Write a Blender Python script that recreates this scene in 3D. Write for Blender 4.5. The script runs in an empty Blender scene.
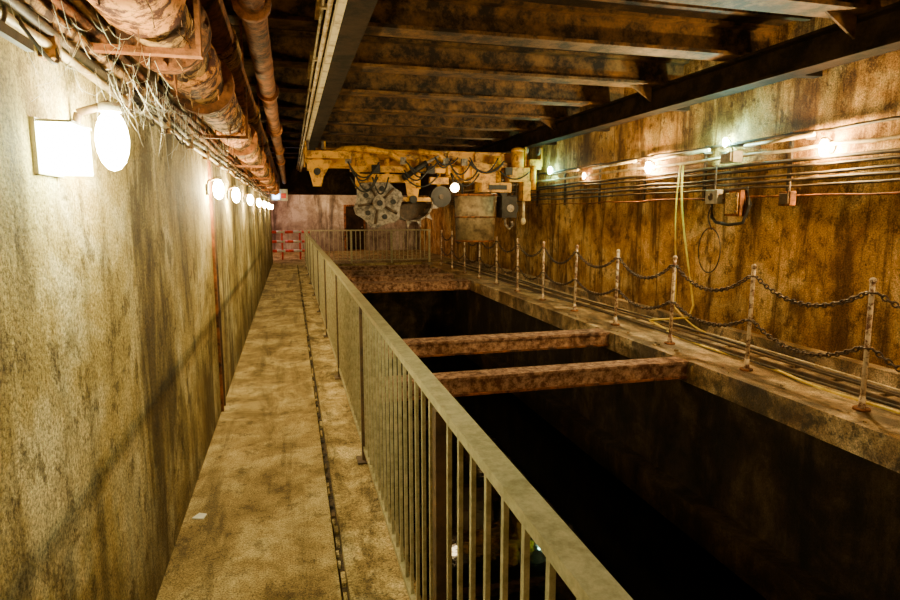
import bpy, bmesh, math, random
from mathutils import Vector, Matrix, Quaternion
random.seed(7)
scene = bpy.context.scene
col = scene.collection

# ---------------------------------------------------------------- materials
def new_mat(name):
    m = bpy.data.materials.new(name); m.use_nodes = True
    nt = m.node_tree; nt.nodes.clear()
    out = nt.nodes.new('ShaderNodeOutputMaterial')
    b = nt.nodes.new('ShaderNodeBsdfPrincipled')
    nt.links.new(b.outputs[0], out.inputs[0])
    return m, nt, b
def rgba(c): return (c[0], c[1], c[2], 1)
def noise(nt, vec, scale, detail=6, rough=0.6, mscale=None, dist=0.0):
    if mscale:
        mp = nt.nodes.new('ShaderNodeMapping'); mp.inputs['Scale'].default_value = mscale
        nt.links.new(vec, mp.inputs[0]); vec = mp.outputs[0]
    n = nt.nodes.new('ShaderNodeTexNoise'); n.inputs['Scale'].default_value = scale
    n.inputs['Detail'].default_value = detail; n.inputs['Roughness'].default_value = rough
    n.inputs['Distortion'].default_value = dist
    nt.links.new(vec, n.inputs['Vector'])
    return n.outputs[0]
def ramp(nt, fac, stops):
    r = nt.nodes.new('ShaderNodeValToRGB')
    while len(r.color_ramp.elements) < len(stops): r.color_ramp.elements.new(0.5)
    for e, (p, c) in zip(r.color_ramp.elements, stops):
        e.position = p; e.color = rgba(c) if not isinstance(c, (int, float)) else (c, c, c, 1)
    nt.links.new(fac, r.inputs[0]); return r.outputs[0]
def mix(nt, mode, fac, a, b):
    m = nt.nodes.new('ShaderNodeMix'); m.data_type = 'RGBA'; m.blend_type = mode
    if isinstance(fac, (int, float)): m.inputs[0].default_value = fac
    else: nt.links.new(fac, m.inputs[0])
    for v, i in ((a, 6), (b, 7)):
        if isinstance(v, tuple): m.inputs[i].default_value = rgba(v)
        else: nt.links.new(v, m.inputs[i])
    return m.outputs[2]
def mul(nt, a, k):
    n = nt.nodes.new('ShaderNodeMath'); n.operation = 'MULTIPLY'; nt.links.new(a, n.inputs[0]); n.inputs[1].default_value = k
    return n.outputs[0]
def concrete(name, dark, mid, light, scale=1.2, streak=0.7, stain=(0.05,0.03,0.015), stain_pos=(0.52,0.68),
             grit=0.5, bump=0.5, rough=0.85, streak_scale=(2.2,2.2,0.3), splotch=0.5, spl_pos=(0.56,0.63), drips=0.0, spec=0.25, gscale=70, low_dark=0.0):
    m, nt, b = new_mat(name)
    tc = nt.nodes.new('ShaderNodeTexCoord'); v = tc.outputs['Object']
    base = ramp(nt, noise(nt, v, scale, 12, 0.72, None, 0.4), [(0.36, dark), (0.5, mid), (0.62, light)])
    c = mix(nt, 'MIX', mul(nt, ramp(nt, noise(nt, v, 1.0, 10, 0.7, streak_scale, 0.5), [(stain_pos[0], 0.0), (stain_pos[1], 1.0)]), streak), base, stain)
    c = mix(nt, 'MIX', mul(nt, ramp(nt, noise(nt, v, 6.5, 12, 0.78, (1,1,0.8)), [(spl_pos[0], 0.0), (spl_pos[1], 1.0)]), splotch), c, stain)
    if drips:
        c = mix(nt, 'MIX', mul(nt, ramp(nt, noise(nt, v, 1.0, 6, 0.65, (8,8,0.45), 0.6), [(0.54, 0.0), (0.64, 1.0)]), drips), c, stain)
    if low_dark:   # darker towards the foot of the wall, edge broken by noise
        sp = nt.nodes.new('ShaderNodeSeparateXYZ'); nt.links.new(v, sp.inputs[0])
        ad = nt.nodes.new('ShaderNodeMath'); ad.operation='MULTIPLY_ADD'; ad.inputs[1].default_value = 1.9
        nt.links.new(noise(nt, v, 1.8, 10, 0.75), ad.inputs[0]); nt.links.new(sp.outputs[2], ad.inputs[2])
        c = mix(nt, 'MIX', mul(nt, ramp(nt, mul(nt, ad.outputs[0], 0.5), [(0.45, 1.0), (0.92, 0.0)]), low_dark), c, stain)
    fine = noise(nt, v, gscale, 4, 0.8)
    g = ramp(nt, fine, [(0.38, 0.2), (0.52, 1.0), (0.64, 1.5)])
    c = mix(nt, 'MULTIPLY', grit, c, g)
    nt.links.new(c, b.inputs['Base Color'])
    b.inputs['Roughness'].default_value = rough
    b.inputs['Specular IOR Level'].default_value = spec
    mid_n = noise(nt, v, 6, 10, 0.75)
    add = nt.nodes.new('ShaderNodeMath'); add.operation = 'MULTIPLY_ADD'; add.inputs[1].default_value = 0.15
    nt.links.new(fine, add.inputs[0]); nt.links.new(mid_n, add.inputs[2])
    bp = nt.nodes.new('ShaderNodeBump'); bp.inputs['Strength'].default_value = bump; bp.inputs['Distance'].default_value = 0.03
    nt.links.new(add.outputs[0], bp.inputs['Height']); nt.links.new(bp.outputs[0], b.inputs['Normal'])
    return m
def metal(name, c1, c2, scale=6, lo=0.42, hi=0.58, metallic=0.4, rough=0.5, bump=0.2, spec=0.5):
    m, nt, b = new_mat(name)
    tc = nt.nodes.new('ShaderNodeTexCoord'); v = tc.outputs['Object']
    c = ramp(nt, noise(nt, v, scale, 10, 0.75), [(lo, c1), (hi, c2)])
    nt.links.new(c, b.inputs['Base Color'])
    b.inputs['Metallic'].default_value = metallic; b.inputs['Roughness'].default_value = rough
    b.inputs['Specular IOR Level'].default_value = spec
    bp = nt.nodes.new('ShaderNodeBump'); bp.inputs['Strength'].default_value = bump; bp.inputs['Distance'].default_value = 0.01
    nt.links.new(noise(nt, v, 30, 6, 0.7), bp.inputs['Height']); nt.links.new(bp.outputs[0], b.inputs['Normal'])
    return m
def emit(name, c, s):
    m, nt, b = new_mat(name)
    b.inputs['Base Color'].default_value = rgba(c); b.inputs['Emission Color'].default_value = rgba(c)
    b.inputs['Emission Strength'].default_value = s
    return m

M_wall_l = concrete('concrete_left', (0.25,0.165,0.035), (0.56,0.43,0.145), (0.94,0.84,0.48), 1.1, 0.82, (0.06,0.033,0.005), (0.49,0.60), 0.85, 1.0, splotch=0.7, streak_scale=(2.2,2.2,0.7), spl_pos=(0.54,0.59), drips=0.5, low_dark=0.8, gscale=90)
M_wall_r = concrete('concrete_right', (0.24,0.105,0.018), (0.64,0.34,0.08), (1.0,0.70,0.28), 1.1, 0.8, (0.075,0.025,0.004), (0.49,0.60), 0.85, 1.0, streak_scale=(1.8,2.2,0.6), splotch=0.75, spl_pos=(0.53,0.59), drips=0.7, low_dark=0.4, gscale=60)
M_floor = concrete('concrete_floor', (0.18,0.115,0.035), (0.38,0.265,0.095), (0.62,0.48,0.22), 2.4, 0.6, (0.045,0.026,0.008), (0.50,0.63), 1.0, 0.35, streak_scale=(5,0.5,1), gscale=130, splotch=0.6, spl_pos=(0.53,0.61))
M_curb = concrete('concrete_curb', (0.18,0.115,0.035), (0.46,0.33,0.125), (0.76,0.61,0.31), 3.0, 0.65, (0.04,0.022,0.006), (0.49,0.58), 1.0, 0.4, streak_scale=(5,1.5,1), gscale=130, splotch=0.8)
M_floor_r = concrete('concrete_ledge', (0.11,0.055,0.018), (0.40,0.25,0.10), (0.88,0.66,0.38), 2.5, 0.8, (0.022,0.011,0.004), (0.48,0.58), 0.9, 0.7, 0.28, streak_scale=(4,1,1), splotch=0.8, spl_pos=(0.52,0.58), spec=0.6)
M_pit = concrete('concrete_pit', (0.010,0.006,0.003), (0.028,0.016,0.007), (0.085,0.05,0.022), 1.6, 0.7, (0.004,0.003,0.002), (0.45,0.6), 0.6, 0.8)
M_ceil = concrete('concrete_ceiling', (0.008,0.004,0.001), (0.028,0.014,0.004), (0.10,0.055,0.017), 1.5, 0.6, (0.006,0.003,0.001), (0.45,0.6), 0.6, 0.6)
M_back = concrete('concrete_back', (0.16,0.11,0.075), (0.40,0.31,0.23), (0.68,0.57,0.46), 1.0, 0.8, (0.05,0.03,0.02), (0.48,0.60), 0.6, 0.6)
M_beam = metal('beam_brown_steel', (0.014,0.006,0.0015), (0.25,0.12,0.032), 3.5, 0.42, 0.64, 0.0, 0.65, 0.4, 0.35)
M_beamd = metal('beam_dark_steel', (0.008,0.005,0.0025), (0.04,0.021,0.009), 3, 0.42, 0.62, 0.0, 0.9, 0.3, 0.15)
M_beaml = metal('cream_lit_flange', (0.36,0.24,0.12), (0.9,0.78,0.5), 5, 0.36, 0.5, 0.0, 0.5, 0.3)  # cream tone with the lit look of the flange put into the colour
M_drum = metal('dirty_bucket_steel', (0.08,0.05,0.022), (0.34,0.25,0.13), 5, 0.38, 0.60, 0.0, 0.7, 0.6)
M_rust = metal('rusty_steel', (0.04,0.014,0.004), (0.34,0.115,0.03), 7, 0.40, 0.60, 0.0, 0.8, 0.8, 0.3)
M_rusthi = metal('rust_peeling_paint', (0.07,0.011,0.002), (0.82,0.33,0.07), 12, 0.46, 0.54, 0.0, 0.8, 1.0)
M_rustcap = metal('rust_beam_crust', (0.11,0.036,0.014), (0.62,0.36,0.21), 11, 0.43, 0.64, 0.0, 0.85, 1.0)
M_pipe = metal('pipe_old_lagging', (0.05,0.015,0.004), (0.64,0.35,0.11), 11, 0.47, 0.57, 0.0, 0.85, 1.0)
M_rail = metal('galvanised_railing', (0.28,0.25,0.13), (0.56,0.51,0.31), 22, 0.38, 0.62, 0.2, 0.30, 0.12)
M_raild = metal('railing_post_paint', (0.045,0.026,0.013), (0.13,0.075,0.035), 8, 0.4, 0.6, 0.1, 0.6, 0.2)
M_yel = metal('yellow_crane_paint', (0.16,0.06,0.001), (0.74,0.36,0.0), 6, 0.40, 0.52, 0.0, 0.5, 0.2)
M_grey = metal('grey_machined_steel', (0.08,0.06,0.045), (0.38,0.32,0.26), 8, 0.42, 0.58, 0.1, 0.5, 0.3)
M_blk = metal('black_rubber', (0.006,0.006,0.006), (0.025,0.02,0.016), 8, 0.42, 0.58, 0.0, 0.6, 0.2)
M_cable = metal('cable_dark', (0.016,0.010,0.005), (0.10,0.06,0.028), 4, 0.42, 0.58, 0.0, 0.6, 0.2)
M_cablel = metal('conduit_pale', (0.40,0.27,0.12), (0.85,0.70,0.44), 4, 0.42, 0.58, 0.0, 0.5, 0.2)
M_chain = metal('chain_rusty', (0.025,0.013,0.008), (0.12,0.07,0.04), 12, 0.42, 0.58, 0.2, 0.6, 0.2)
M_post = metal('post_flaky_paint', (0.17,0.07,0.035), (0.78,0.6,0.4), 14, 0.45, 0.52, 0.0, 0.7, 0.6)
M_hose = metal('yellow_hose', (0.75,0.50,0.02), (0.95,0.75,0.10), 8, 0.42, 0.58, 0.0, 0.5, 0.1)
M_box = metal('grey_box_plastic', (0.35,0.31,0.22), (0.6,0.54,0.42), 8, 0.42, 0.58, 0.0, 0.5, 0.1)
M_red = metal('red_paint', (0.6,0.03,0.02), (0.85,0.06,0.04), 8, 0.42, 0.58, 0.0, 0.5, 0.1)
M_white = metal('white_paint', (0.6,0.55,0.5), (0.8,0.78,0.7), 8, 0.42, 0.58, 0.0, 0.5, 0.1)
M_paper = metal('paper_scrap', (0.75,0.73,0.65), (0.85,0.83,0.78), 8, 0.42, 0.58, 0.0, 0.8, 0.1)
M_web = metal('web_silk', (0.75,0.7,0.5), (0.9,0.85,0.7), 8, 0.42, 0.58, 0.0, 0.6, 0.0)
M_drain = metal('drain_channel_dark', (0.015,0.010,0.006), (0.13,0.08,0.035), 20, 0.42, 0.62, 0.0, 0.9, 0.8)

mw, nt, b = new_mat('black_water')
b.inputs['Base Color'].default_value = (0.002,0.002,0.002,1); b.inputs['Roughness'].default_value = 0.04
b.inputs['IOR'].default_value = 1.33
tc = nt.nodes.new('ShaderNodeTexCoord'); bp = nt.nodes.new('ShaderNodeBump'); bp.inputs['Strength'].default_value = 0.12; bp.inputs['Distance'].default_value = 0.02
nt.links.new(noise(nt, tc.outputs['Object'], 3, 3, 0.5), bp.inputs['Height']); nt.links.new(bp.outputs[0], b.inputs['Normal'])
M_water = mw

E_near = emit('lamp_glow_near', (1.0,0.88,0.48), 430)
E_sign = emit('lamp_glow_box', (0.90,1.0,0.62), 120)
E_left = emit('lamp_glow_left', (1.0,0.80,0.37), 950)
E_leftf = emit('lamp_glow_left_far', (1.0,0.76,0.34), 460)
E_warm = emit('lamp_glow_warm', (1.0,0.67,0.26), 2050)
E_warmf = emit('lamp_glow_warm_far', (1.0,0.64,0.23), 450)
E_dim = emit('fill_glow_dim', (1.0,0.66,0.28), 260)
E_work = emit('lamp_glow_work', (1.0,0.72,0.34), 70)
E_cool = emit('lamp_glow_cool', (0.45,1.0,0.80), 2400)
E_teal = emit('lamp_glow_teal', (0.40,1.0,0.65), 330)
E_pink = emit('lamp_glow_pink', (1.0,0.52,0.44), 900)
E_blue = emit('panel_indicator_glow', (0.3,0.5,1.0), 20)

# ---------------------------------------------------------------- mesh builder
class MB:
    def __init__(s, name):
        s.name = name; s.bm = bmesh.new(); s.mats = []
    def mi(s, m):
        if m not in s.mats: s.mats.append(m)
        return s.mats.index(m)
    def _fin(s, faces, mat, smooth=False):
        i = s.mi(mat)
        for f in faces: f.material_index = i; f.smooth = smooth
    def box(s, x0,x1,y0,y1,z0,z1, mat, rot=None, piv=None):
        vs = [s.bm.verts.new(p) for p in [(x0,y0,z0),(x1,y0,z0),(x1,y1,z0),(x0,y1,z0),(x0,y0,z1),(x1,y0,z1),(x1,y1,z1),(x0,y1,z1)]]
        if rot is not None:
            pv = Vector(piv) if piv else Vector(((x0+x1)/2,(y0+y1)/2,(z0+z1)/2))
            for v in vs: v.co = pv + rot @ (v.co - pv)
        fs = [s.bm.faces.new([vs[i] for i in q]) for q in [(0,3,2,1),(4,5,6,7),(0,1,5,4),(1,2,6,5),(2,3,7,6),(3,0,4,7)]]
        s._fin(fs, mat)
    def cyl(s, p0, p1, r, mat, seg=12, r1=None, caps=True):
        p0, p1 = Vector(p0), Vector(p1); r1 = r if r1 is None else r1
        d = (p1-p0).normalized(); q = d.to_track_quat('Z','Y')
        a = []; b_ = []
        for i in range(seg):
            t = 2*math.pi*i/seg; o = q @ Vector((math.cos(t), math.sin(t), 0))
            a.append(s.bm.verts.new(p0+o*r)); b_.append(s.bm.verts.new(p1+o*r1))
        fs = [s.bm.faces.new((a[i], a[(i+1)%seg], b_[(i+1)%seg], b_[i])) for i in range(seg)]
        s._fin(fs, mat, True)
        if caps: s._fin([s.bm.faces.new(a[::-1]), s.bm.faces.new(b_)], mat)
    def tube(s, pts, r, mat, seg=6, closed=False, jit=0.0):
        pts = [Vector(p) for p in pts]; n = len(pts); rings = []
        for i, p in enumerate(pts):
            if closed: d = pts[(i+1)%n]-pts[i-1]
            else: d = pts[min(i+1,n-1)]-pts[max(i-1,0)]
            d.normalize()
            up = Vector((0,0,1)) if abs(d.z) < 0.95 else Vector((0,1,0))
            a = d.cross(up).normalized(); c = a.cross(d)
            rr = r[i] if isinstance(r, list) else r
            rings.append([s.bm.verts.new(p+(a*math.cos(2*math.pi*k/seg)+c*math.sin(2*math.pi*k/seg))*(rr*(1+(random.uniform(-jit,jit) if jit else 0)))) for k in range(seg)])
        fs = []
        for i in range(n if closed else n-1):
            A, B = rings[i], rings[(i+1)%n]
            for k in range(seg): fs.append(s.bm.faces.new((A[k],A[(k+1)%seg],B[(k+1)%seg],B[k])))
        if not closed: fs += [s.bm.faces.new(rings[0][::-1]), s.bm.faces.new(rings[-1])]
        s._fin(fs, mat, True)
    def link(s, c, d, roll, L=0.055, W=0.032, r=0.0055, mat=None):
        q = Vector(d).normalized().to_track_quat('X','Z') @ Quaternion((1,0,0), roll)
        pts = []
        for i in range(10):
            t = 2*math.pi*i/10
            pts.append(Vector(c) + q @ Vector((math.cos(t)*L/2, math.sin(t)*W/2, 0)))
        s.tube(pts, r, mat, 4, True)
    def sphere(s, c, rx, ry, rz, mat, u=14, v=8):
        m = Matrix.Translation(c) @ Matrix.Diagonal((rx,ry,rz,1))
        r = bmesh.ops.create_uvsphere(s.bm, u_segments=u, v_segments=v, radius=1, matrix=m)
        fs = set(f for vv in r['verts'] for f in vv.link_faces); s._fin(fs, mat, True)
    def prism(s, poly, axis, a0, a1, mat):
        def P(u,v,a):
            return {'x':(a,u,v),'y':(u,a,v),'z':(u,v,a)}[axis]
        A=[s.bm.verts.new(P(u,v,a0)) for u,v in poly]; B=[s.bm.verts.new(P(u,v,a1)) for u,v in poly]
        n=len(poly); fs=[s.bm.faces.new((A[i],A[(i+1)%n],B[(i+1)%n],B[i])) for i in range(n)]
        fs+=[s.bm.faces.new(A[::-1]),s.bm.faces.new(B)]
        s._fin(fs,mat)
    def ibeam_x(s, x0,x1,y,z0,z1,w,tf,tw,mat):
        s.box(x0,x1,y-w/2,y+w/2,z0,z0+tf,mat); s.box(x0,x1,y-w/2,y+w/2,z1-tf,z1,mat); s.box(x0,x1,y-tw/2,y+tw/2,z0+tf,z1-tf,mat)
    def ibeam_y(s, y0,y1,x,z0,z1,w,tf,tw,mat):
        s.box(x-w/2,x+w/2,y0,y1,z0,z0+tf,mat); s.box(x-w/2,x+w/2,y0,y1,z1-tf,z1,mat); s.box(x-tw/2,x+tw/2,y0,y1,z0+tf,z1-tf,mat)
    def done(s, bevel=0):
        bmesh.ops.recalc_face_normals(s.bm, faces=s.bm.faces)
        me = bpy.data.meshes.new(s.name); s.bm.to_mesh(me); s.bm.free()
        for m in s.mats: me.materials.append(m)
        o = bpy.data.objects.new(s.name, me); col.objects.link(o)
        if bevel:
            md = o.modifiers.new('bev','BEVEL'); md.width = bevel; md.segments = 2; md.limit_method='ANGLE'
        return o
def single(name, fn, bevel=0):
    m = MB(name); fn(m); return m.done(bevel)

Y0, YP, YB = -4.0, 19.2, 26.0
CZ = 3.72
# ---------------------------------------------------------------- shell
single('wall_left', lambda m: (m.box(-0.9,-0.6,Y0,5.02,0,CZ,M_wall_l), m.box(-0.9,-0.6,5.2,20.6,0,CZ,M_wall_l),
                               m.box(-0.9,-0.64,5.02,5.2,0,CZ,M_wall_l)))
single('wall_right', lambda m: m.box(5.5,5.8,Y0,YB,0,CZ,M_wall_r))
single('wall_back', lambda m: m.box(-4.0,5.5,YB,YB+0.3,0,CZ,M_back))
single('wall_front', lambda m: m.box(-0.9,5.8,Y0-0.3,Y0,-2.4,CZ,M_wall_r))
single('wall_side', lambda m: (m.box(-4.3,-4.0,20.6,YB+.3,0,CZ,M_back), m.box(-4.3,-0.9,20.3,20.6,0,CZ,M_back)))
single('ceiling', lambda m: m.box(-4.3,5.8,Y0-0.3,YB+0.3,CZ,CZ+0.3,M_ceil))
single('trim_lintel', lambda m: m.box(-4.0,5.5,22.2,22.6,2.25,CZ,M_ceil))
def fl(m):
    m.box(-0.9,0.15,Y0,YP,-0.35,0,M_floor)
    m.box(0.15,0.185,Y0,YP,-0.35,-0.03,M_drain)
    m.box(0.185,0.47,Y0,YP,-0.35,0.012,M_curb)
    m.box(-4.3,5.8,YP,YB+0.3,-0.35,0,M_floor)
    m.box(4.14,4.62,Y0,YP,-0.24,0,M_floor_r)
    m.box(4.62,5.8,Y0,YP,-0.24,-0.012,M_floor_r)
single('floor', fl)
def drain(m):
    y = 1.0
    while y < YP-0.1:
        L=random.uniform(0.03,0.12); x=0.15+random.uniform(0.001,0.012)
        m.box(x,x+random.uniform(0.01,0.02),y,y+L,-0.03,-random.uniform(0.008,0.02),M_curb if random.random()<0.4 else M_drain); y += L+random.uniform(0.01,0.08)
single('joint_debris', drain)
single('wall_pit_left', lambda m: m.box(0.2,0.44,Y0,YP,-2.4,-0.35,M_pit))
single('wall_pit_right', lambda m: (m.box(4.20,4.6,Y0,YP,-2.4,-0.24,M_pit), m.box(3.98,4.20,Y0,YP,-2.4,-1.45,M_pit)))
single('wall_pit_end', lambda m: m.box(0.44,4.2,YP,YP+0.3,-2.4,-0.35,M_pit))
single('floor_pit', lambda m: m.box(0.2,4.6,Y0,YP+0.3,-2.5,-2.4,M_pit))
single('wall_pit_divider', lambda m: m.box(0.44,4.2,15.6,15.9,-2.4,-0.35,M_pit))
single('pit_water', lambda m: m.box(0.45,3.97,Y0+0.01,15.59,-2.39,-1.8,M_water))

def strip(m):
    m.box(-0.64,-0.60,5.04,5.18,0,2.0,M_raild)
    m.box(-0.60,-0.580,5.02,5.05,0,2.0,M_rust); m.box(-0.60,-0.580,5.17,5.20,0,2.0,M_raild)
    for z in [0.2,0.7,1.2,1.7]: m.cyl((-0.64,5.11,z),(-0.59,5.11,z),0.018,M_rust,6)
single('trim_joint_channel', strip)

# ---------------------------------------------------------------- ceiling beams
ys = [-3.4,-1.8,-0.2,1.4,3.0,4.6,6.2,7.8,9.4,11.0,12.6,14.2,15.8,17.4,19.0,20.6]
def cb(m):
    for y in ys:
        m.ibeam_x(-0.6,5.5,y,3.37,3.72,0.30,0.035,0.03,M_beam)
        m.box(-0.6,5.5,y+0.5,y+0.72,3.60,3.72,M_ceil)
        m.box(-0.6,5.5,y+1.0,y+1.08,3.66,3.72,M_beam)
    for y in [4.6,7.8,11.0]:
        m.prism([(4.66,3.37),(5.0,3.36),(5.0,3.16)],'y',y-0.012,y+0.012,M_beam)
single('ceiling_cross_beams', cb)

def rb(m):
    m.ibeam_y(Y0,22.2,5.14,3.03,3.36,0.26,0.03,0.03,M_beamd)
    for y in [1,3.2,5.4,7.6,9.8,12,14.2,16.4,18.6]: m.box(5.27,5.5,y,y+0.12,3.03,3.12,M_beamd)
single('crane_runway_beam', rb)
def lb(m):
    m.ibeam_y(Y0,22.2,0.53,3.03,3.36,0.20,0.025,0.03,M_beamd)
    m.box(0.375,0.43,Y0,22.2,3.03,3.045,M_beaml)  # pale strip: lit edge of the beam put into the colour
    m.box(0.375,0.38,Y0,22.2,3.045,3.10,M_beaml)
    m.cyl((0.335,Y0,3.09),(0.335,22.2,3.09),0.020,M_cablel,8)
    m.cyl((0.29,Y0,3.13),(0.29,22.2,3.13),0.012,M_beaml,8)
    yy=-3.2
    while yy<22:
        m.box(0.27,0.44,yy,yy+0.05,3.11,3.14,M_cablel); m.box(0.345,0.375,yy,yy+0.05,3.10,3.36,M_beamd); yy+=1.6
    for y in [4.15, 6.4]:
        m.box(0.25,0.31,y,y+1.1,3.15,3.19,M_cablel)
single('crane_runway_beam', lb)

# ---------------------------------------------------------------- left pipes
def bigpipe(m):
    n=520; ys_=[Y0+i*(19-Y0)/(n-1) for i in range(n)]
    m.tube([(-0.40,y,2.24) for y in ys_],[0.105+0.010*math.sin(y*2.1)+0.008*math.sin(y*9+1) for y in ys_],M_pipe,22,False,0.055)
    for y,w,r in [(0.6,0.5,0.118),(1.75,0.32,0.126),(2.75,0.35,0.122),(3.6,0.3,0.124),(4.6,0.7,0.120),(6.3,0.5,0.122),(8.4,0.6,0.120),(10.6,0.5,0.12),(13,0.8,0.12)]:
        k=int(w/0.04)
        m.tube([(-0.40,y+w*t/k,2.24) for t in range(k+1)],[r*(0.86 if t in (0,k) else 1.0) for t in range(k+1)],M_rusthi,20,False,0.05)
    for y in [1.2,2.35,3.3,5.6,7.6,9.8,12,14.5,17]:
        m.cyl((-0.40,y,2.24),(-0.40,y+0.03,2.24),0.152,M_rust,18); m.cyl((-0.40,y+0.04,2.24),(-0.40,y+0.07,2.24),0.152,M_rust,18)
        for k in range(8):
            a=k*math.pi/4; m.cyl((-0.40+0.135*math.cos(a),y-0.02,2.24+0.135*math.sin(a)),(-0.40+0.135*math.cos(a),y+0.09,2.24+0.135*math.sin(a)),0.01,M_rust,6)
    for y in [2.1,4.3,6.9,9.2,11.5,13.8,16.2]:
        m.box(-0.598,-0.25,y,y+0.04,2.085,2.105,M_rust); m.box(-0.265,-0.25,y,y+0.04,2.105,2.42,M_rust)
    for i in range(60):
        y=random.uniform(1.2,9); a=random.uniform(-2.2,0.2); x=-0.40+0.118*math.cos(a); z=2.24+0.118*math.sin(a); L=random.uniform(0.02,0.08)
        m.prism([(y,z),(y+L,z+0.01),(y+L*0.6,z-L*random.uniform(.4,1.1))],'x',x,x+0.004,random.choice([M_rusthi,M_pipe,M_rust]))
    for i in range(90):
        y=random.uniform(1.2,8); a=random.uniform(-2.4,0.3); x=-0.40+0.116*math.cos(a); z=2.24+0.116*math.sin(a)
        p=Vector((x,y,z)); q=p+Vector((random.uniform(-.02,.03),random.uniform(-.06,.06),-random.uniform(.02,.09)))
        m.tube([p,(p+q)/2+Vector((0.008,0,0)),q],0.0018,M_pipe,3)
single('overhead_pipe', bigpipe)
def p2(m):
    n=200; m.tube([(-0.13,Y0+i*(19-Y0)/(n-1),2.52) for i in range(n)],0.06,M_rust,14,False,0.03)
    for y in [1.0,2.9,4.9,7.1,9.3,11.3]: m.cyl((-0.13,y,2.52),(-0.13,y+0.05,2.52),0.085,M_rust,14)
    for y in [1.4,4.6,7.8,11.0,14.2]: m.box(-0.14,-0.12,y-0.01,y+0.01,2.57,3.37,M_rust)
single('overhead_pipe', p2)
def p3(m):
    m.cyl((-0.38,Y0,2.62),(-0.38,19,2.62),0.10,M_rust,16)
    for y in [1.5,3.9,6.5,9]: m.cyl((-0.38,y,2.62),(-0.38,y+0.4,2.62),0.115,M_pipe,16)
    for y in [-0.2,3.0,6.2,9.4,12.6]: m.box(-0.39,-0.37,y-0.01,y+0.01,2.71,3.37,M_rust)
single('overhead_pipe', p3)
def lc(m):
    specs=[(-0.58,2.01,0.012,M_cablel),(-0.575,2.05,0.014,M_cable),(-0.575,2.10,0.020,M_pipe),(-0.57,2.15,0.018,M_rust),(-0.58,2.20,0.012,M_cablel),(-0.578,2.28,0.018,M_rusthi),(-0.58,2.36,0.016,M_cablel),(-0.575,2.45,0.022,M_rust)]
    for x,z,r,mt in specs:
        n=60; pts=[(x+random.uniform(0,0.006),Y0+i*(20.5-Y0)/(n-1),z+random.uniform(-0.012,0.012)) for i in range(n)]
        m.tube(pts,r,mt,6)
    y=0.3
    while y<20:
        m.box(-0.6,-0.56,y,y+0.04,1.99,2.5,M_pipe); y+=0.75
single('wall_cable_bundle', lc)
def brk(m):
    for y0 in [1.25,1.6,2.3,2.7,3.4]:
        L=random.uniform(0.2,0.35)
        pts=[(-0.57+0.03*math.sin(t*3),y0+L*t,2.03-0.07*math.sin(math.pi*t)) for t in [i/10 for i in range(0,11)]]
        m.tube(pts,0.005,M_cable,5)
    m.box(-0.6,-0.50,1.28,1.30,1.93,1.95,M_cable); m.box(-0.6,-0.585,1.28,1.46,1.93,1.95,M_cable); m.box(-0.515,-0.50,1.28,1.48,1.93,1.95,M_cable)
single('hanging_cable_loops', brk)

# ---------------------------------------------------------------- left lamps
def nearbox(m):
    m.box(-0.60,-0.588,1.70,1.87,1.695,1.83,M_box)
    m.box(-0.588,-0.515,1.71,1.86,1.70,1.82,E_sign)
    m.box(-0.588,-0.51,1.705,1.865,1.82,1.826,M_box)
single('bulkhead_light_box', nearbox)
def jar(m,y,z,E,s=1.0,x=-0.6):
    sg = 1 if x<0 else -1
    xc = x+sg*0.11*s
    m.cyl((x,y,z),(x+sg*0.02,y,z),0.055*s,M_blk,14)
    m.cyl((x+sg*0.02,y,z+0.08*s),(xc,y,z+0.11*s),0.012*s,M_cable,8)
    m.cyl((x+sg*0.005,y,z),(x+sg*0.02,y,z+0.08*s),0.012*s,M_cable,8)
    m.cyl((xc,y,z+0.085*s),(xc,y,z+0.11*s),0.032*s,M_box,14)
    m.sphere((xc,y,z),0.048*s,0.048*s,0.092*s,E,12,8)
single('bulkhead_lamp', lambda m: jar(m,2.0,1.81,E_near,0.95,-0.6))
for y in [-2.0,4.87,6.4,8.6,11.0,13.4,16.0,18.6]:  # first lamp is added unseen behind the camera, to lift the light
    single('bulkhead_lamp', lambda m: jar(m,y,1.775,E_left if 0<y<8 else E_leftf,0.8,-0.6))

def web(m):
    for i in range(190):
        y=random.choice([random.uniform(1.5,3.2),random.uniform(2,5)])
        a=Vector((random.uniform(-0.56,-0.40),y,random.uniform(1.97,2.10)))
        b_=a+Vector((random.uniform(-0.06,0.06),random.uniform(-0.3,0.3),random.uniform(-0.20,0.1)))
        b_.x=max(b_.x,-0.595)
        mid=(a+b_)/2+Vector((0,0,-random.uniform(0.01,0.05)))
        m.tube([a,(a+mid)/2+Vector((0,0,-0.008)),mid,(b_+mid)/2+Vector((0,0,-0.005)),b_],0.0006,M_web,3)
single('cobweb', web)

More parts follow.
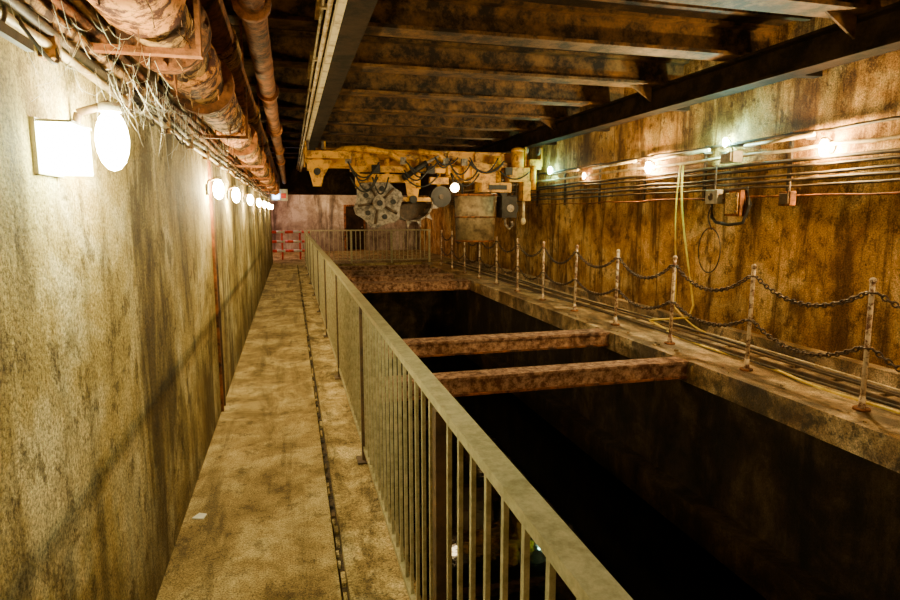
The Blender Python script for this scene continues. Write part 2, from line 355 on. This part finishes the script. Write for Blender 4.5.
# ---------------------------------------------------------------- railing
RX=0.412
def railing(m):
    x=RX
    m.box(x-0.028,x+0.028,Y0,YP+0.1,1.045,1.07,M_rail)
    m.box(x-0.012,x+0.012,Y0,YP+0.1,1.02,1.045,M_rail)
    m.box(x-0.012,x+0.012,Y0,YP+0.1,0.09,0.115,M_rail)
    y=Y0+0.05
    posts=[-2.4,-0.36,1.68,3.72,5.76,7.8,9.84,11.88,13.92,15.96,18.0]
    while y<YP+0.1:
        if min(abs(y-p) for p in posts)>0.04:
            m.box(x-0.006,x+0.006,y-0.008,y+0.008,0.115,1.02,M_rail)
        y+=0.115
    for p in posts:
        m.box(x-0.018,x+0.018,p-0.022,p+0.022,0.02,1.02,M_raild)
        m.box(x-0.05,x+0.05,p-0.06,p+0.06,0.012,0.024,M_raild)
single('railing', railing)
def railx(m):
    y=YP+0.15
    m.box(0.45,4.45,y-0.025,y+0.025,1.035,1.075,M_rail); m.box(0.45,4.45,y-0.01,y+0.01,0.09,0.115,M_rail)
    x=0.6
    while x<4.4:
        m.box(x-0.012,x+0.012,y-0.009,y+0.009,0.115,1.035,M_rail); x+=0.14
    for p in [0.5,1.85,3.15,4.4]: m.box(p-0.03,p+0.03,y-0.025,y+0.025,0,1.035,M_rail)
single('railing', railx)
def railred(m):
    y=21.6
    for z in [0.3,0.62,0.95]:
        for i in range(8):
            x=-1.6+i*0.28; m.cyl((x,y,z),(x+0.28,y,z),0.045,M_red if i%2 else M_white,8)
    for x in [-1.5,-0.9,-0.3,0.3]: m.cyl((x,y,0),(x,y,1.0),0.03,M_red,8)
single('red_barrier', railred)

# ---------------------------------------------------------------- pit cross beams
def mk(y,w,h,crust):
    def f(m):
        m.box(0.44,4.14,y-w/2,y+w/2,-0.03,0.0,crust); m.box(0.44,4.14,y-w/2,y+w/2,-h,-h+0.02,M_rust)
        m.box(0.44,4.14,y-w/2+0.025,y-w/2+0.045,-h+0.02,-0.03,crust)
        x=0.6
        while x<4.1:
            m.box(x,x+0.04,y-w/2+0.045,y+w/2,-h+0.02,-0.03,M_rust); x+=0.6
    return f
for y,w,h in [(5.62,0.24,0.19),(7.32,0.28,0.19),(13.9,0.45,0.22),(15.4,0.3,0.2),(16.9,0.3,0.2),(18.3,0.3,0.2)]:
    single('pit_cross_beam', mk(y,w,h,M_rustcap))

# ---------------------------------------------------------------- chain barrier
PY=[-1.47,-0.17,1.13,2.43,3.73,5.03,6.33,7.63,8.93,10.23,11.53,12.83,14.13,15.43,16.73,18.03]
for y in PY:
    def post(m):
        lx=random.uniform(-0.015,0.015); ly=random.uniform(-0.02,0.02)
        m.cyl((4.48,y,0.0),(4.48,y,0.018),0.065,M_rust,12)
        m.cyl((4.48,y,0.018),(4.48,y,0.12),0.03,M_post,10,0.022)
        m.cyl((4.48,y,0.1),(4.48+lx,y+ly,1.05),0.020,M_post,10)
        m.sphere((4.48+lx,y+ly,1.065),0.028,0.028,0.028,M_post,10,6)
        for z in (0.97,0.52):
            m.link((4.48+lx*z,y+ly*z,z),(0,1,0),0,0.1,0.065,0.008,M_chain)
    single('chain_post', post)
def chains(m):
    for a,b_ in zip(PY[3:-1],PY[4:]):
        for z,sg in ((0.97,0.2),(0.52,0.17)):
            s=sg*random.uniform(0.75,1.2)
            step=0.042 if a<9 else 0.075
            L=1.22; n=int(L/step)
            for i in range(n):
                t=(i+0.5)/n; yy=a+0.04+L*t; zz=z-s*4*t*(1-t)
                d=(0,1,-s*4*(1-2*t)/L)
                m.link((4.48,yy,zz),d,math.pi/2*(i%2)+0.3,0.058 if a<9 else 0.1,0.038,0.008,M_chain)
single('barrier_chain', chains)

# ---------------------------------------------------------------- right ledge stuff
def duct(m):
    m.box(4.88,4.91,Y0,19.0,-0.012,0.03,M_raild); m.box(5.06,5.09,Y0,19.0,-0.012,0.03,M_raild)
    y=-3
    while y<19: m.box(4.91,5.06,y,y+0.42,-0.012,0.012,M_floor_r); y+=0.5
    m.box(5.36,5.5,Y0,19.0,-0.012,0.13,M_floor_r)
single('floor_cable_duct', duct)
def hose(m):
    pts=[]
    n=60
    for i in range(n):
        yy=1.5+i*(6.6-1.5)/(n-1); pts.append((4.72+0.07*math.sin(yy*1.3)+0.03*math.sin(yy*4),yy,0.012))
    for i in range(1,16):
        t=i/15; pts.append((4.72+0.62*t+0.12*math.sin(t*6),6.6+0.75*math.sin(t*math.pi)+0.5*t,0.012+0.15*t**3))
    for i in range(1,14):
        t=i/13; pts.append((5.40+0.03*math.sin(t*5),7.1+0.22*math.sin(t*2.4)+0.25*t,0.16+2.1*t))
    m.tube(pts,0.014,M_hose,7)
    pts=[(5.41,7.62+0.05*math.sin(t*5),2.28-2.0*t) for t in [i/12 for i in range(13)]]
    pts+=[(5.38-0.1*t,7.6-0.9*t,0.28-0.25*math.sin(t*math.pi/2)) for t in [i/8 for i in range(1,9)]]
    m.tube(pts,0.011,M_hose,7)
single('yellow_hose', hose)
def loose(m):
    for x0,a,ph,mt,r in [(4.80,0.05,0.3,M_cable,0.014),(5.2,0.06,1.3,M_cable,0.016),(5.27,0.04,2.0,M_cablel,0.010)]:
        n=90; m.tube([(x0+a*math.sin((Y0+i*23/(n-1))*0.9+ph),Y0+i*23/(n-1),0.02) for i in range(n)],r,mt,6)
single('floor_cables', loose)
def scraps(m):
    for i in range(140):
        x=random.uniform(4.2,5.3); y=random.uniform(2.2,12); s=random.uniform(0.01,0.035)
        if 4.38<x<4.88: continue
        z0 = 0 if x<4.62 else -0.012
        m.box(x,x+s,y,y+s*1.4,z0,z0+s*0.6,M_floor_r,Matrix.Rotation(random.uniform(0,3),3,'Z'))
single('rubble', scraps)

def rcab(m):
    for z,r,mt in [(2.47,0.018,M_cable),(2.18,0.022,M_cable),(2.12,0.018,M_cable),(2.03,0.016,M_cable),(1.97,0.02,M_cable),(1.90,0.016,M_cable),(1.79,0.012,M_rust),(2.30,0.02,M_cablel)]:
        n=50; y1 = 21
        pts=[(5.46+random.uniform(-0.006,0.006),Y0+i*(y1-Y0)/(n-1),z+random.uniform(-0.012,0.012)) for i in range(n)]
        m.tube(pts,r,mt,7)
    y=-3
    while y<21:
        m.box(5.47,5.5,y,y+0.04,1.76,2.5,M_cable); y+=1.45
single('wall_conduits', rcab)
def bar(m):
    for y0,y1 in [(5.3,6.3),(6.95,8.2),(8.7,10.1),(10.7,12.0)]:
        m.cyl((5.36,y0,2.42),(5.36,y1,2.40),0.022,M_cablel,8)
        for y in (y0+0.1,y1-0.1): m.box(5.36,5.5,y,y+0.03,2.38,2.41,M_cable)
single('lamp_conduit', bar)
def rlamp(y,z,E,s=1.0):
    single('wall_lamp', lambda m: jar(m,y,z,E,s,5.5))
rlamp(5.2,2.27,E_warm,0.95); rlamp(8.4,2.30,E_warm,0.95); rlamp(6.75,2.5,E_cool,0.6)
rlamp(10.6,2.3,E_warmf,0.6); rlamp(12.1,2.5,E_teal,0.9); rlamp(16.5,2.3,E_warmf,0.95); rlamp(1.6,2.4,E_warm,0.8); rlamp(-1.8,2.4,E_warmf,0.95)  # last two are added out of view, to brighten the near part
def ballast(m):
    m.box(5.30,5.44,6.42,6.66,2.22,2.36,M_box); m.box(5.28,5.30,6.45,6.63,2.24,2.34,M_box)
    m.cyl((5.4,6.55,2.36),(5.4,6.60,2.46),0.012,M_cable,6)
    m.cyl((5.4,6.33,2.42),(5.4,6.62,2.44),0.02,M_cable,8)
single('lamp_ballast_box', ballast, 0.008)
def jb(m):
    m.box(5.34,5.43,6.72,6.95,1.72,1.9,M_box)
    m.cyl((5.33,6.84,1.81),(5.34,6.84,1.81),0.05,M_cable,12)
    m.cyl((5.40,6.84,1.9),(5.40,6.84,2.22),0.012,M_cable,6)
    m.tube([(5.41,6.9,1.72),(5.42,6.9,1.55),(5.41,6.8,1.48),(5.40,6.55,1.45),(5.40,6.30,1.48),(5.42,6.22,1.7),(5.43,6.3,1.92)],0.022,M_blk,7)
single('junction_box', jb, 0.008)
def jb2(m):
    m.box(5.36,5.44,6.32,6.60,1.56,1.88,M_rust); m.box(5.345,5.36,6.35,6.57,1.59,1.85,M_wall_r)
    for z in (1.62,1.81): m.cyl((5.33,6.37,z),(5.345,6.37,z),0.014,M_cable,6)
single('switch_box', jb2, 0.006)
def jb3(m):
    m.box(5.36,5.44,5.55,5.72,1.68,1.84,M_rust); m.box(5.35,5.36,5.57,5.70,1.70,1.82,M_raild)
    m.cyl((5.42,5.63,1.84),(5.42,5.63,1.95),0.01,M_cable,6)
single('fuse_box', jb3, 0.006)
def loop(m):
    pts=[(5.45,6.95+0.22*math.cos(i/30*2*math.pi),1.10+0.30*math.sin(i/30*2*math.pi)) for i in range(30)]
    m.tube(pts,0.009,M_cable,6,True)
    pts=[(5.44,6.95+0.05*math.sin(t*4),1.68-0.3*t) for t in [i/8 for i in range(9)]]
    m.tube(pts,0.009,M_cable,6)
    m.box(5.43,5.5,6.93,6.97,1.38,1.41,M_rust)
single('cable_coil', loop)

# ---------------------------------------------------------------- yellow gantry crane
def crane(m):
    for y in (12.75,13.55):
        m.ibeam_x(0.55,5.1,y,2.66,2.90,0.16,0.03,0.03,M_yel)
        for x in [0.9,1.5,2.1,2.7,3.3,3.9,4.5]: m.box(x,x+0.03,y-0.08,y+0.08,2.66,2.90,M_yel)
    for x0,x1 in ((0.40,0.66),(5.02,5.28)):
        m.box(x0,x1,12.3,14.0,2.53,2.74,M_yel)
        for y in (12.5,13.8):
            xm=(x0+x1)/2
            m.cyl((xm-0.17,y,2.93),(xm-0.12,y,2.93),0.09,M_grey,14); m.cyl((xm+0.12,y,2.93),(xm+0.17,y,2.93),0.09,M_grey,14)
            m.box(xm-0.2,xm-0.17,y-0.1,y+0.1,2.6,3.0,M_yel); m.box(xm+0.17,xm+0.2,y-0.1,y+0.1,2.6,3.0,M_yel)
    m.prism([(0.33,2.62),(0.85,2.62),(0.66,2.30),(0.62,2.12),(0.46,2.12),(0.42,2.30)],'y',12.22,12.32,M_yel)
    m.cyl((0.54,12.17,2.4),(0.54,12.33,2.4),0.07,M_blk,12)
    m.box(0.75,4.75,12.60,12.68,2.50,2.68,M_yel); m.box(1.2,3.4,12.36,12.48,2.42,2.54,M_yel)
    m.box(0.35,1.2,12.2,12.34,2.66,2.80,M_yel)
    m.tube([(0.75,12.45,2.72),(1.05,12.4,2.86),(1.5,12.35,2.88),(2.0,12.35,2.80),(2.35,12.35,2.60),(2.45,12.35,2.4)],0.065,M_yel,10)
    m.tube([(2.6,12.4,2.86),(3.0,12.35,2.80),(3.25,12.35,2.6),(3.2,12.3,2.35)],0.06,M_yel,10)
    for x in (1.35,1.95,2.6):
        m.cyl((x,12.45,2.70),(x,12.45,2.1),0.05,M_yel,10)
    m.box(1.35,2.6,12.33,12.6,2.22,2.38,M_yel)
    m.prism([(1.5,2.25),(2.0,2.25),(1.86,1.78),(1.66,1.78)],'y',12.46,12.52,M_yel)
    m.cyl((2.25,12.3,2.3),(2.75,12.3,2.62),0.06,M_blk,12); m.cyl((2.7,12.3,2.59),(3.0,12.3,2.76),0.028,M_grey,10)
    def disc(cx,cz,y,r,a0,a1,n,mt=M_grey):
        poly=[]
        for i in range(n*4+1):
            t=a0+(a1-a0)*i/(n*4); rr=r*(1.0 if i%4 in (0,1) else 0.88); poly.append((cx+rr*math.cos(t),cz+rr*math.sin(t)))
        if abs(a1-a0)<6: poly.append((cx,cz))
        else: poly.pop()
        m.prism(poly,'y',y,y+0.05,mt)
    disc(1.76,1.80,12.38,0.52,0.2,2*math.pi+0.2,6)
    m.cyl((1.76,12.25,1.80),(1.76,12.38,1.80),0.13,M_grey,16); m.cyl((1.76,12.20,1.80),(1.76,12.25,1.80),0.06,M_blk,12)
    for k in range(5):
        a=k*2*math.pi/5+0.75; c,s=math.cos(a),math.sin(a)
        m.cyl((1.76+0.15*c,12.36,1.80+0.15*s),(1.76+0.43*c,12.36,1.80+0.43*s),0.028,M_raild,6)
        m.cyl((1.76+0.30*math.cos(a+.6),12.35,1.80+0.30*math.sin(a+.6)),(1.76+0.30*math.cos(a+.6),12.38,1.80+0.30*math.sin(a+.6)),0.055,M_blk,10)
    def shell(cx,cz,r,y0,y1,a0,a1,n):
        for i in range(n):
            t0=a0+(a1-a0)*i/n; t1=a0+(a1-a0)*(i+1)/n
            p=[(cx+r*math.cos(t0),cz+r*math.sin(t0)),(cx+r*math.cos(t1),cz+r*math.sin(t1)),(cx+(r-.03)*math.cos(t1),cz+(r-.03)*math.sin(t1)),(cx+(r-.03)*math.cos(t0),cz+(r-.03)*math.sin(t0))]
            m.prism(p,'y',y0,y1,M_grey if i%2 else M_raild)
    shell(2.48,1.86,0.44,12.4,12.9,-3.0,0.1,12)
    disc(2.48,1.86,12.88,0.44,-3.0,0.1,7,M_raild)
    m.cyl((2.48,12.35,1.88),(2.48,12.95,1.88),0.08,M_blk,14)
    m.box(2.05,2.92,12.42,12.50,1.84,1.92,M_yel)
    m.prism([(2.32,2.36),(2.66,2.36),(2.58,1.85),(2.39,1.85)],'y',12.44,12.5,M_yel)
    for k in range(6):
        a=-2.9+k*0.5; m.prism([(2.48+0.44*math.cos(a),1.86+0.44*math.sin(a)),(2.48+0.58*math.cos(a+.12),1.86+0.58*math.sin(a+.12)),(2.48+0.42*math.cos(a+.25),1.86+0.42*math.sin(a+.25))],'y',12.4,12.45,M_grey)
    for y in (12.4,12.58): m.cyl((3.08,y,1.94),(3.08,y+0.03,1.94),0.22,M_blk,20)
    m.cyl((3.08,12.43,1.94),(3.08,12.58,1.94),0.13,M_blk,16)
    m.cyl((3.08,12.36,1.94),(3.08,12.4,1.94),0.05,M_raild,12)
    m.cyl((3.08,12.6,2.10),(3.08,12.6,2.72),0.04,M_yel,8)
    m.box(2.86,3.26,12.45,12.6,2.20,2.34,M_yel)
    m.box(3.55,4.25,12.3,12.9,2.24,2.62,M_yel); m.box(3.7,4.1,12.22,12.3,2.34,2.54,M_yel)
    m.box(3.95,4.62,12.32,12.8,2.04,2.24,M_yel); m.box(4.1,4.5,12.28,12.32,2.09,2.19,M_blk)
    m.cyl((3.3,12.5,2.45),(3.55,12.5,2.45),0.15,M_yel,16); m.cyl((3.2,12.5,2.45),(3.3,12.5,2.45),0.11,M_blk,14)
    m.cyl((4.3,12.4,2.26),(4.3,12.4,2.80),0.10,M_yel,14)
    m.box(4.55,5.0,12.26,12.6,2.26,2.56,M_yel); m.cyl((4.78,12.4,2.56),(4.78,12.4,2.90),0.14,M_yel,14); m.sphere((4.78,12.4,2.92),0.15,0.15,0.08,M_yel)
    m.box(4.85,5.02,12.22,12.5,1.86,2.26,M_yel); m.cyl((5.1,12.3,2.1),(5.1,12.3,2.6),0.07,M_yel,10)
    # dirty bucket drum
    m.cyl((3.92,12.7,0.98),(3.92,12.7,1.98),0.42,M_drum,28,0.46)
    m.cyl((3.92,12.7,1.96),(3.92,12.7,2.00),0.49,M_rust,24); m.cyl((3.92,12.7,1.5),(3.92,12.7,1.53),0.46,M_rust,24)
    m.cyl((3.92,12.7,0.98),(3.92,12.7,1.02),0.44,M_rust,24)
    for x in (3.6,4.24): m.cyl((x,12.6,1.98),(x,12.6,2.3),0.025,M_blk,8)
    m.box(4.42,4.76,12.35,12.7,1.50,1.95,M_blk); m.cyl((4.6,12.33,1.7),(4.6,12.72,1.7),0.19,M_blk,16)
    m.cyl((4.6,12.30,1.7),(4.6,12.33,1.7),0.08,M_grey,12)
    m.prism([(4.3,2.1),(4.6,2.1),(4.5,1.9)],'y',12.4,12.6,M_blk)
    for x in (4.45,4.5,4.66,4.8): m.cyl((x,12.5,1.2+random.random()*0.4),(x,12.5,2.3),0.012,M_cable,5)
    m.tube([(4.55,12.5,1.55),(4.55,12.5,1.35),(4.65,12.5,1.25),(4.72,12.5,1.33),(4.70,12.5,1.42)],0.03,M_grey,8)
    m.cyl((4.95,12.45,1.45),(4.95,12.45,1.88),0.035,M_cablel,8); m.sphere((4.95,12.45,1.42),0.06,0.06,0.08,M_cablel)
    for i in range(18):
        xa=random.uniform(1.0,4.4); xb=xa+random.uniform(0.3,0.8); zz=random.uniform(2.3,2.75); sag=random.uniform(0.12,0.34)
        m.tube([(xa+(xb-xa)*t,12.18+0.01*(i%3),zz-sag*4*t*(1-t)) for t in [k/10 for k in range(11)]],0.017,M_blk,5)
    for x in [1.1,2.2,3.1,3.5]: m.box(x,x+0.12,12.28,12.38,2.58,2.72,M_grey)
    for x in [1.62,2.75,4.45]: m.box(x,x+0.16,12.24,12.34,2.40,2.56,M_blk)
single('overhead_crane', crane)
single('crane_work_lamp', lambda m: (m.sphere((3.20,11.75,2.10),0.09,0.09,0.09,E_work,12,8), m.cyl((3.20,11.78,2.17),(3.22,12.14,2.40),0.02,M_blk,8)))

def cab(m):
    m.box(-0.55,-0.05,19.6,19.9,1.98,2.33,M_box); m.box(-0.50,-0.30,19.58,19.6,2.03,2.28,E_blue); m.box(-0.25,-0.10,19.58,19.6,2.05,2.2,M_red)
    m.box(-0.32,-0.28,19.7,19.8,2.33,CZ,M_cable)
single('indicator_panel', cab)
def blamp(name,x,y,z,E,r=0.07):
    def f(m):
        m.sphere((x,y,z),r,r,r*1.3,E,12,8); m.cyl((x,y,z+r*1.1),(x,y,z+r*1.1+0.06),0.05,M_blk,12); m.cyl((x,y,z+r*1.1+0.06),(x,y,CZ),0.012,M_cable,6)
    single(name,f)
blamp('unseen_pendant_lamp',-1.4,22.9,2.5,E_pink,0.08)
blamp('unseen_pendant_lamp',1.6,24.6,2.6,E_dim,0.09)  # added fill lamp, unseen behind the slab, brightens the back wall
def backdetail(m):
    m.box(2.2,3.1,25.94,26.0,0,1.95,M_rust); m.box(2.28,3.02,25.92,25.94,0.05,1.88,M_beamd); m.sphere((2.95,25.90,1.0),0.04,0.03,0.04,M_grey)
single('door_1', backdetail)

def paper(m):
    v=[(-0.56,3.22),(-0.50,3.2),(-0.49,3.25),(-0.53,3.27)]
    m.prism(v,'z',0.001,0.006,M_paper)
single('paper_scrap', paper)

# ---------------------------------------------------------------- camera / world
w = bpy.data.worlds.new('world'); scene.world = w; w.use_nodes = True
w.node_tree.nodes['Background'].inputs[0].default_value = (0.02,0.015,0.008,1)
cd = bpy.data.cameras.new('camera'); cd.lens = 24; cd.sensor_width = 36; cd.clip_start = 0.02
co = bpy.data.objects.new('camera', cd); col.objects.link(co)
co.location = (0,0,1.6)
th = math.atan(87/600); ps = math.atan(160/606.3)
f = Vector((math.sin(ps)*math.cos(th), math.cos(ps)*math.cos(th), -math.sin(th)))
co.rotation_euler = f.to_track_quat('-Z','Y').to_euler()
scene.camera = co
